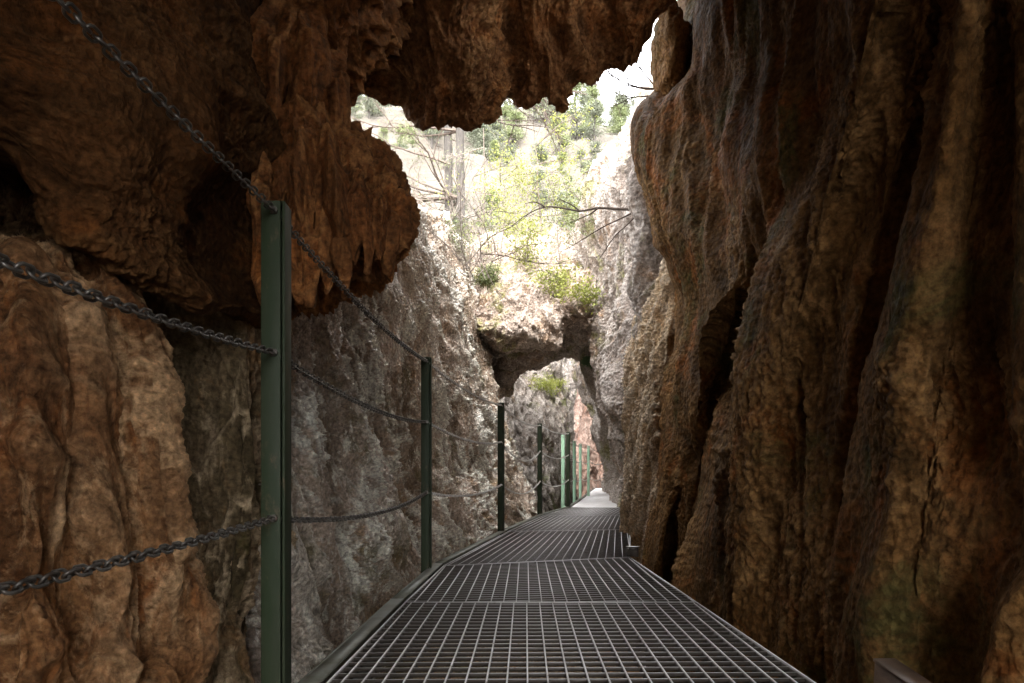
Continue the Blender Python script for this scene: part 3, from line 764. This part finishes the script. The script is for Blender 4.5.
# ------------------------------------------------------------------ vegetation
bpy.context.view_layer.update()
def on_rock(px, py, off=.02, dmin=7.5):
    """the point of the rock surface seen in that direction beyond dmin"""
    dr = Vector(((px-CX)/F, 1, (HY-py)/F)); st = Vector((0, 0, CZ))+dr*dmin
    hit, loc, nor, *_ = scene.ray_cast(bpy.context.evaluated_depsgraph_get(), st, dr.normalized())
    return np.array(loc)+np.array(nor)*off if hit else np.array(st)+np.array(dr)*3
def leaf_mat(name, c1, c2, trans=.35):
    m, nt, b = new_mat(name)
    co = nt.nodes.new('ShaderNodeTexCoord').outputs['Object']
    c = mix(nt, mapr(nt, noise_node(nt, co, 2.2, 4, .6), .35, .65), c1, c2)
    g = nt.nodes.new('ShaderNodeNewGeometry')
    c = mix(nt, g.outputs['Random Per Island'], c, tuple(min(1, v*1.5) for v in c2)); 
    nt.links.new(c, b.inputs['Base Color']); b.inputs['Roughness'].default_value = .6
    t = nt.nodes.new('ShaderNodeBsdfTranslucent'); nt.links.new(c, t.inputs[0])
    ms = nt.nodes.new('ShaderNodeMixShader'); ms.inputs[0].default_value = trans
    nt.links.new(b.outputs[0], ms.inputs[1]); nt.links.new(t.outputs[0], ms.inputs[2])
    nt.links.new(ms.outputs[0], nt.nodes['Material Output'].inputs[0]); return m
M['lime'] = leaf_mat('lime_leaves', (.13, .165, .035), (.21, .22, .045), .35)
M['olive'] = leaf_mat('olive_leaves', (.08, .10, .04), (.12, .14, .055), .25)
M['pine'] = leaf_mat('pine_needles', (.065, .075, .048), (.10, .108, .07), .15)
M['fern'] = leaf_mat('fern_green', (.06, .12, .05), (.10, .17, .07), .3)
def bark(name, a, b2):
    m, nt, b = new_mat(name); co = nt.nodes.new('ShaderNodeTexCoord').outputs['Object']
    nt.links.new(mix(nt, mapr(nt, noise_node(nt, co, 6, 8, .7, 0, (2, 2, .5)), .4, .6), a, b2), b.inputs['Base Color']); b.inputs['Roughness'].default_value = .9
    bb = nt.nodes.new('ShaderNodeBump'); bb.inputs['Distance'].default_value = .03; nt.links.new(noise_node(nt, co, 14, 8, .7, 0, (1, 1, .3)), bb.inputs['Height']); nt.links.new(bb.outputs[0], b.inputs['Normal'])
    return m
M['bark'] = bark('pine_bark', (.075, .064, .055), (.035, .03, .025)); M['twig'] = bark('grey_twig', (.22, .185, .155), (.14, .11, .09)); M['darktwig'] = bark('dark_twig', (.07, .05, .04), (.12, .09, .07))

def leaves(cs, size, jit=.5, aspect=.55):
    """leaf quads at centres cs"""
    n = len(cs); a = rng.normal(size=(n, 3)); a /= np.linalg.norm(a, axis=1)[:, None]
    b_ = np.cross(a, rng.normal(size=(n, 3))); b_ /= np.linalg.norm(b_, axis=1)[:, None]
    s = size*(1+jit*rng.uniform(-1, 1, n))[:, None]
    u = a*s; v = b_*s*aspect
    V = np.stack([cs-u, cs+v*.8-u*.1, cs+u, cs-v*.8-u*.1], 1).reshape(-1, 3)
    return V, np.arange(4*n).reshape(n, 4)
def tube(pts, radii, n=6):
    pts = np.array(pts, float); V = []
    for k in range(len(pts)):
        t = pts[min(k+1, len(pts)-1)]-pts[max(k-1, 0)]; t /= np.linalg.norm(t)+1e-9
        a = np.cross(t, [.13, .21, .97]); a /= np.linalg.norm(a)+1e-9; b_ = np.cross(t, a); an = np.arange(n)*2*math.pi/n
        V.append(pts[k]+(np.outer(np.cos(an), a)+np.outer(np.sin(an), b_))*radii[k])
    V = np.concatenate(V); Fc = [[k*n+j, k*n+(j+1) % n, (k+1)*n+(j+1) % n, (k+1)*n+j] for k in range(len(pts)-1) for j in range(n)]
    return V, Fc
def wander(p, d, L, n, wob, droop=0):
    p = np.array(p, float); d = np.array(d, float); d /= np.linalg.norm(d); pts = [p.copy()]
    for k in range(n):
        d = d+rng.normal(size=3)*wob+np.array([0, 0, droop]); d /= np.linalg.norm(d); p = p+d*L/n; pts.append(p.copy())
    return np.array(pts)
def branchy(p, d, L, r, depth, out, tips, wob=.12, n=7, kids=4, droop=0, spread=.8):
    pts = wander(p, d, L, n, wob, droop); out.append(tube(pts, np.linspace(r, r*.3, len(pts)), 5 if r > .01 else 3))
    tips.append(pts[len(pts)//2:])
    if depth > 0:
        for k in range(kids):
            i = rng.integers(max(1, n//4), n); dd = pts[min(i+1, n)]-pts[i]; dd /= np.linalg.norm(dd)+1e-9
            nd = dd+rng.normal(size=3)*spread
            branchy(pts[i], nd, L*rng.uniform(.35, .6), r*.5, depth-1, out, tips, wob, max(4, n-2), kids, droop, spread)

# --- hillside pines: three prototypes, copied
def pine_proto(H, kind):
    root = empty('hillside_pine')
    out = []; tips = []
    tr = wander((0, 0, -.5), (0, 0, 1), H+.2, 8, .04); 
    V, Fc = tube(tr, np.linspace(H*.03, H*.008, len(tr)), 7)
    cs = []
    for k in range(26):
        t = rng.uniform(.3, 1); base = tr[int(t*8*.999)]
        a = rng.uniform(0, 2*math.pi); L = H*.28*(1.15-t)**.6*rng.uniform(.6, 1.2)
        pts = wander(base, (math.cos(a), math.sin(a), .3), L, 4, .12); out.append(tube(pts, np.linspace(H*.008, H*.002, 5), 3))
        for q_ in pts[2:]:
            cs.append(q_+rng.normal(size=(70, 3))*H*np.array([.05, .05, .03]))
    v2, f2 = join([(V, Fc)]+out); mesh_obj('trunk', v2, f2, M['bark'], root)
    v, f = leaves(np.concatenate(cs), H*.013); mesh_obj('crown', v, f, M['pine'] if kind else M['olive'], root)
    return root
protos = [pine_proto(6, 0), pine_proto(7, 1), pine_proto(4, 1)]
def hz(x, y): return float(hill_z(np.array([[x]], float), np.array([[y]], float))[0, 0])
used = set()
kinds = ['olive green rounded tree', 'dark green bushy pine', 'small dense pine']
k = 0
spots = []
for i in range(150):
    y = rng.uniform(72, 135) if i < 75 else rng.uniform(28, 90)
    pxx = rng.uniform(330, 690); spots.append(((pxx-CX)/F*y, y))
for x, y in spots:
    z = hz(x, y); pt = int(rng.integers(0, 3))
    o = protos[pt] if pt not in used else copy_tree(protos[pt]); used.add(pt)
    s = rng.uniform(.6, 1.2)*(1.0 if y > 70 else .45)
    o.location = (x, y, z); o.rotation_euler.z = rng.uniform(0, 6.28); o.scale = (s*1.1, s*1.1, s)
    tag(o, kinds[pt]+' among many on the bright hillside', 'tree', kinds[pt]+'s scattered over the hillside')

# --- double-trunk pine
root = empty('pine_tree'); root.location = (0, 0, 0)
tag(root, 'tall pine with two pale trunks and bare lower branches behind the opening', 'pine tree')
DP = 15.5
def trunkpts(px0, px1, dd=0): return [P(px0+(px1-px0)*t+1.2*math.sin(t*9), 300-440*t, DP+dd+.5*t) for t in np.linspace(0, 1, 14)]
for (a, b_, dd) in ((447, 450, .2), (459, 462, 0)):
    pts = trunkpts(a, b_, dd); V, Fc = tube(pts, np.linspace(.105, .075, 14), 12); mesh_obj('trunk', V, Fc, M['bark'], root, True)
out = []; tips = []
for k in range(56):
    t = rng.uniform(.18, .85); pts = trunkpts(459, 462) if k % 3 else trunkpts(449, 452); p = pts[int(t*13)]
    a = rng.choice([0, math.pi])+rng.normal()*.7
    branchy(p, (math.cos(a), math.sin(a)*.6, rng.uniform(-.1, .35)), rng.uniform(1.2, 3.2), .032, 2, out, tips, .10, 7, 4, 0, .55)
V, Fc = join(out); mesh_obj('branch', V, Fc, M['darktwig'], root)
cs = []
for t_ in tips:
    if rng.uniform() < .22:
        for q_ in t_: cs.append(q_+rng.normal(size=(14, 3))*.13)
V, Fc = leaves(np.concatenate(cs), .03, .5, .3); mesh_obj('foliage', V, Fc, M['olive'], root)

# --- leafy young trees
def leafy(name, base, top, H, nb, mat, label, cat, leafsize=.035, nl=10, spread=.10, grp=None, r=.03, depth=2, L=None, kids=4):
    root = empty(name); tag(root, label, cat, grp)
    d = np.array(top)-np.array(base); out = []; tips = []
    pts = wander(base, d, H, 9, .07); out.append(tube(pts, np.linspace(r, r*.3, 10), 6))
    for k in range(nb):
        i = rng.integers(2, 10); a = rng.uniform(0, 6.28)
        branchy(pts[i], (math.cos(a), math.sin(a)*.8, .35), (L or H*.4)*rng.uniform(.5, 1.1), r*.4, depth, out, tips, .14, 6, kids, 0, .6)
    V, Fc = join(out); mesh_obj('trunk', V, Fc, M['twig'], root)
    cs = [q_+rng.normal(size=(nl, 3))*spread for t_ in tips for q_ in t_[::2]]
    V, Fc = leaves(np.concatenate(cs), leafsize); mesh_obj('foliage', V, Fc, mat, root); return root
leafy('young_tree', P(548, 300, 12.5), P(540, 150, 12.5), 2.6, 10, M['lime'], 'slender young tree with sparse lime leaves, left of the pale wall', 'tree', .022, 6, .1)
leafy('young_tree', P(505, 300, 13.5), P(500, 170, 13.5), 2.2, 9, M['lime'], 'low bright green sapling in the middle of the opening', 'tree', .022, 5, .1)
leafy('young_tree', P(578, 250, 11.8), P(588, 150, 11.8), 1.4, 8, M['olive'], 'small olive tree rooted on top of the pale wall edge', 'tree', .02, 6, .07)
leafy('thin_tree', P(478, 290, 14.5), P(484, 150, 14.5), 3.2, 9, M['olive'], 'thin bare stemmed tree right of the double pine', 'tree', .02, 2, .1)
for j_, (px, py, d, hh) in enumerate(((470, 285, 10.8, .9), (500, 264, 11.2, 1.3), (560, 266, 11., 1.2), (528, 262, 11.6, 1.5), (585, 270, 10.4, .9))):
    b0 = on_rock(px, py, 0); leafy('leafy_sapling', b0, b0+A3(rng.uniform(-.2, .2), 0, 1), hh, 10, M['lime' if j_ % 2 else 'olive'],
          ['olive sapling at the left end of the boulder top', 'lime sapling second from the left on the boulder top', 'olive sapling right of centre on the boulder top', 'tallest lime sapling in the middle of the boulder top', 'olive sapling against the pale wall on the boulder top'][j_], 'sapling', .015, 3, .08, r=.012)
leafy('lime_shrub', P(548, 300, 10.0), P(555, 280, 9.8), .35, 8, M['lime'], 'lime green shrub hanging on the front of the jammed boulder', 'shrub', .02, 4, .06, r=.012, L=.4)
leafy('lime_shrub', P(575, 312, 9.85), P(575, 290, 9.8), .35, 8, M['lime'], 'lime green shrub where the jammed boulder meets the pale wall', 'shrub', .022, 4, .06, r=.012, L=.4)
leafy('lime_shrub', P(525, 272, 10.4), P(522, 240, 10.2), .6, 9, M['lime'], 'yellow green shrub on top of the jammed boulder', 'shrub', .02, 3, .1, r=.012)
leafy('olive_shrub', P(488, 290, 10.2), P(485, 260, 10.2), .35, 7, M['olive'], 'small olive shrub at the left end of the jammed boulder', 'shrub', .018, 6, .06, r=.01)
leafy('fern', on_rock(592, 368), on_rock(592, 368)+A3(-.1, -.2, .15), .18, 9, M['fern'], 'dark green fern tuft growing from the pale wall', 'fern', .014, 6, .025, r=.004, L=.1)
# bare twig thickets
def thicket(label, base, n, H, dirn, mat, spread):
    root = empty('bare_bush'); tag(root, label, 'bush'); out = []; tips = []
    for k in range(n):
        b0 = np.array(base)+rng.normal(size=3)*spread
        branchy(b0, np.array(dirn)+rng.normal(size=3)*.5, H*rng.uniform(.5, 1.1), .008, 2, out, tips, .16, 7, 4, -.02, .6)
    V, Fc = join(out); mesh_obj('stem', V, Fc, mat, root)
thicket('tangle of bare grey twigs on top of the grey wall', P(466, 268, 8.6), 26, 1.0, (.1, 0, .7), M['twig'], np.array([.25, .4, .12]))
thicket('bare grey bush behind the grey wall below the pine', P(440, 232, 9.5), 18, 1.0, (0, 0, 1), M['twig'], np.array([.3, .3, .1]))
# bare branch reaching in from the right wall
root = empty('bare_branch'); tag(root, 'long thin bare branch reaching left from the right wall', 'branch')
out = []
main = [P(*q) for q in ((668, 214, 6.3), (640, 210, 6.4), (618, 209, 6.5), (598, 208, 6.6), (580, 211, 6.7), (562, 208, 6.8), (545, 207, 6.9), (528, 214, 7.0), (512, 226, 7.1))]
out.append(tube(cr_resample(np.array(main), 40, None, 0), np.linspace(.016, .004, 40), 7))
for bs in (((636, 211, 6.4), (622, 218, 6.4), (605, 226, 6.4), (588, 236, 6.4), (572, 246, 6.5), (560, 252, 6.5)), ((640, 211, 6.4), (628, 224, 6.3), (615, 236, 6.2), (604, 252, 6.2), (597, 262, 6.2)),
           ((580, 211, 6.7), (570, 204, 6.7), (556, 198, 6.7)), ((598, 208, 6.6), (590, 214, 6.6), (576, 220, 6.6), (566, 224, 6.6)), ((545, 207, 6.9), (535, 202, 6.9), (524, 204, 6.9))):
    pts = cr_resample(np.array([P(*q) for q in bs]), 20, None, 0); out.append(tube(pts, np.linspace(.009, .002, 20), 5))
V, Fc = join(out); mesh_obj('stem', V, Fc, M['darktwig'], root, True)
thicket('few dark twigs beside the wedged stone at the top right opening', P(655, 100, 5.6), 4, .5, (-1, 0, .1), M['darktwig'], np.array([.03, .05, .05]))
# moss cushion
root = empty('moss_cushion'); tag(root, 'round yellow green moss cushion on the grey outcrop', 'moss')
cs = []
for k in range(60):
    q_ = on_rock(548+rng.normal()*8, 384+rng.normal()*4.5, .03, 12.9)
    cs.append(q_+rng.normal(size=(70, 3))*A3(.07, .05, .045))
V, Fc = leaves(np.concatenate(cs), .016); mesh_obj('foliage', V, Fc, M['lime'], root)

# ------------------------------------------------------------------ light, sky, camera
w = bpy.data.worlds.new('World'); scene.world = w; w.use_nodes = True
nt = w.node_tree; bg = nt.nodes['Background']
sky = nt.nodes.new('ShaderNodeTexSky'); sky.sky_type = 'NISHITA'; sky.sun_disc = False
SE, SA = R(50), R(178)   # elevation; azimuth measured clockwise from +Y
sky.sun_elevation = SE; sky.sun_rotation = SA; sky.air_density = 1.0; sky.dust_density = 3.0
hs = nt.nodes.new('ShaderNodeHueSaturation'); hs.inputs['Saturation'].default_value = .08
nt.links.new(sky.outputs[0], hs.inputs['Color']); nt.links.new(hs.outputs[0], bg.inputs['Color']); bg.inputs['Strength'].default_value = 2.1
ld = bpy.data.lights.new('sun', 'SUN'); ld.energy = 2.0; ld.use_shadow = True; ld.angle = R(.5); ld.color = (1, .95, .87)
lo = bpy.data.objects.new('sun', ld); COL.objects.link(lo)
sd = Vector((math.sin(SA)*math.cos(SE), math.cos(SA)*math.cos(SE), math.sin(SE)))
lo.rotation_euler = sd.to_track_quat('Z', 'Y').to_euler(); lo.location = (0, -5, 30)

cd = bpy.data.cameras.new('camera'); cam = bpy.data.objects.new('camera', cd); COL.objects.link(cam)
cd.sensor_fit = 'HORIZONTAL'; cd.sensor_width = 36; cd.lens = 36*F/1024; cd.clip_start = .02; cd.clip_end = 3000
cam.location = (0, 0, CZ); cam.rotation_euler = (R(90), 0, 0); cd.shift_y = (HY-341.5)/1024
scene.camera = cam
scene.view_settings.view_transform = 'Standard'; scene.view_settings.look = 'None'; scene.view_settings.exposure = 0
scene.cycles.max_bounces = 7; scene.cycles.diffuse_bounces = 6; scene.cycles.glossy_bounces = 3
scene.cycles.use_denoising = True
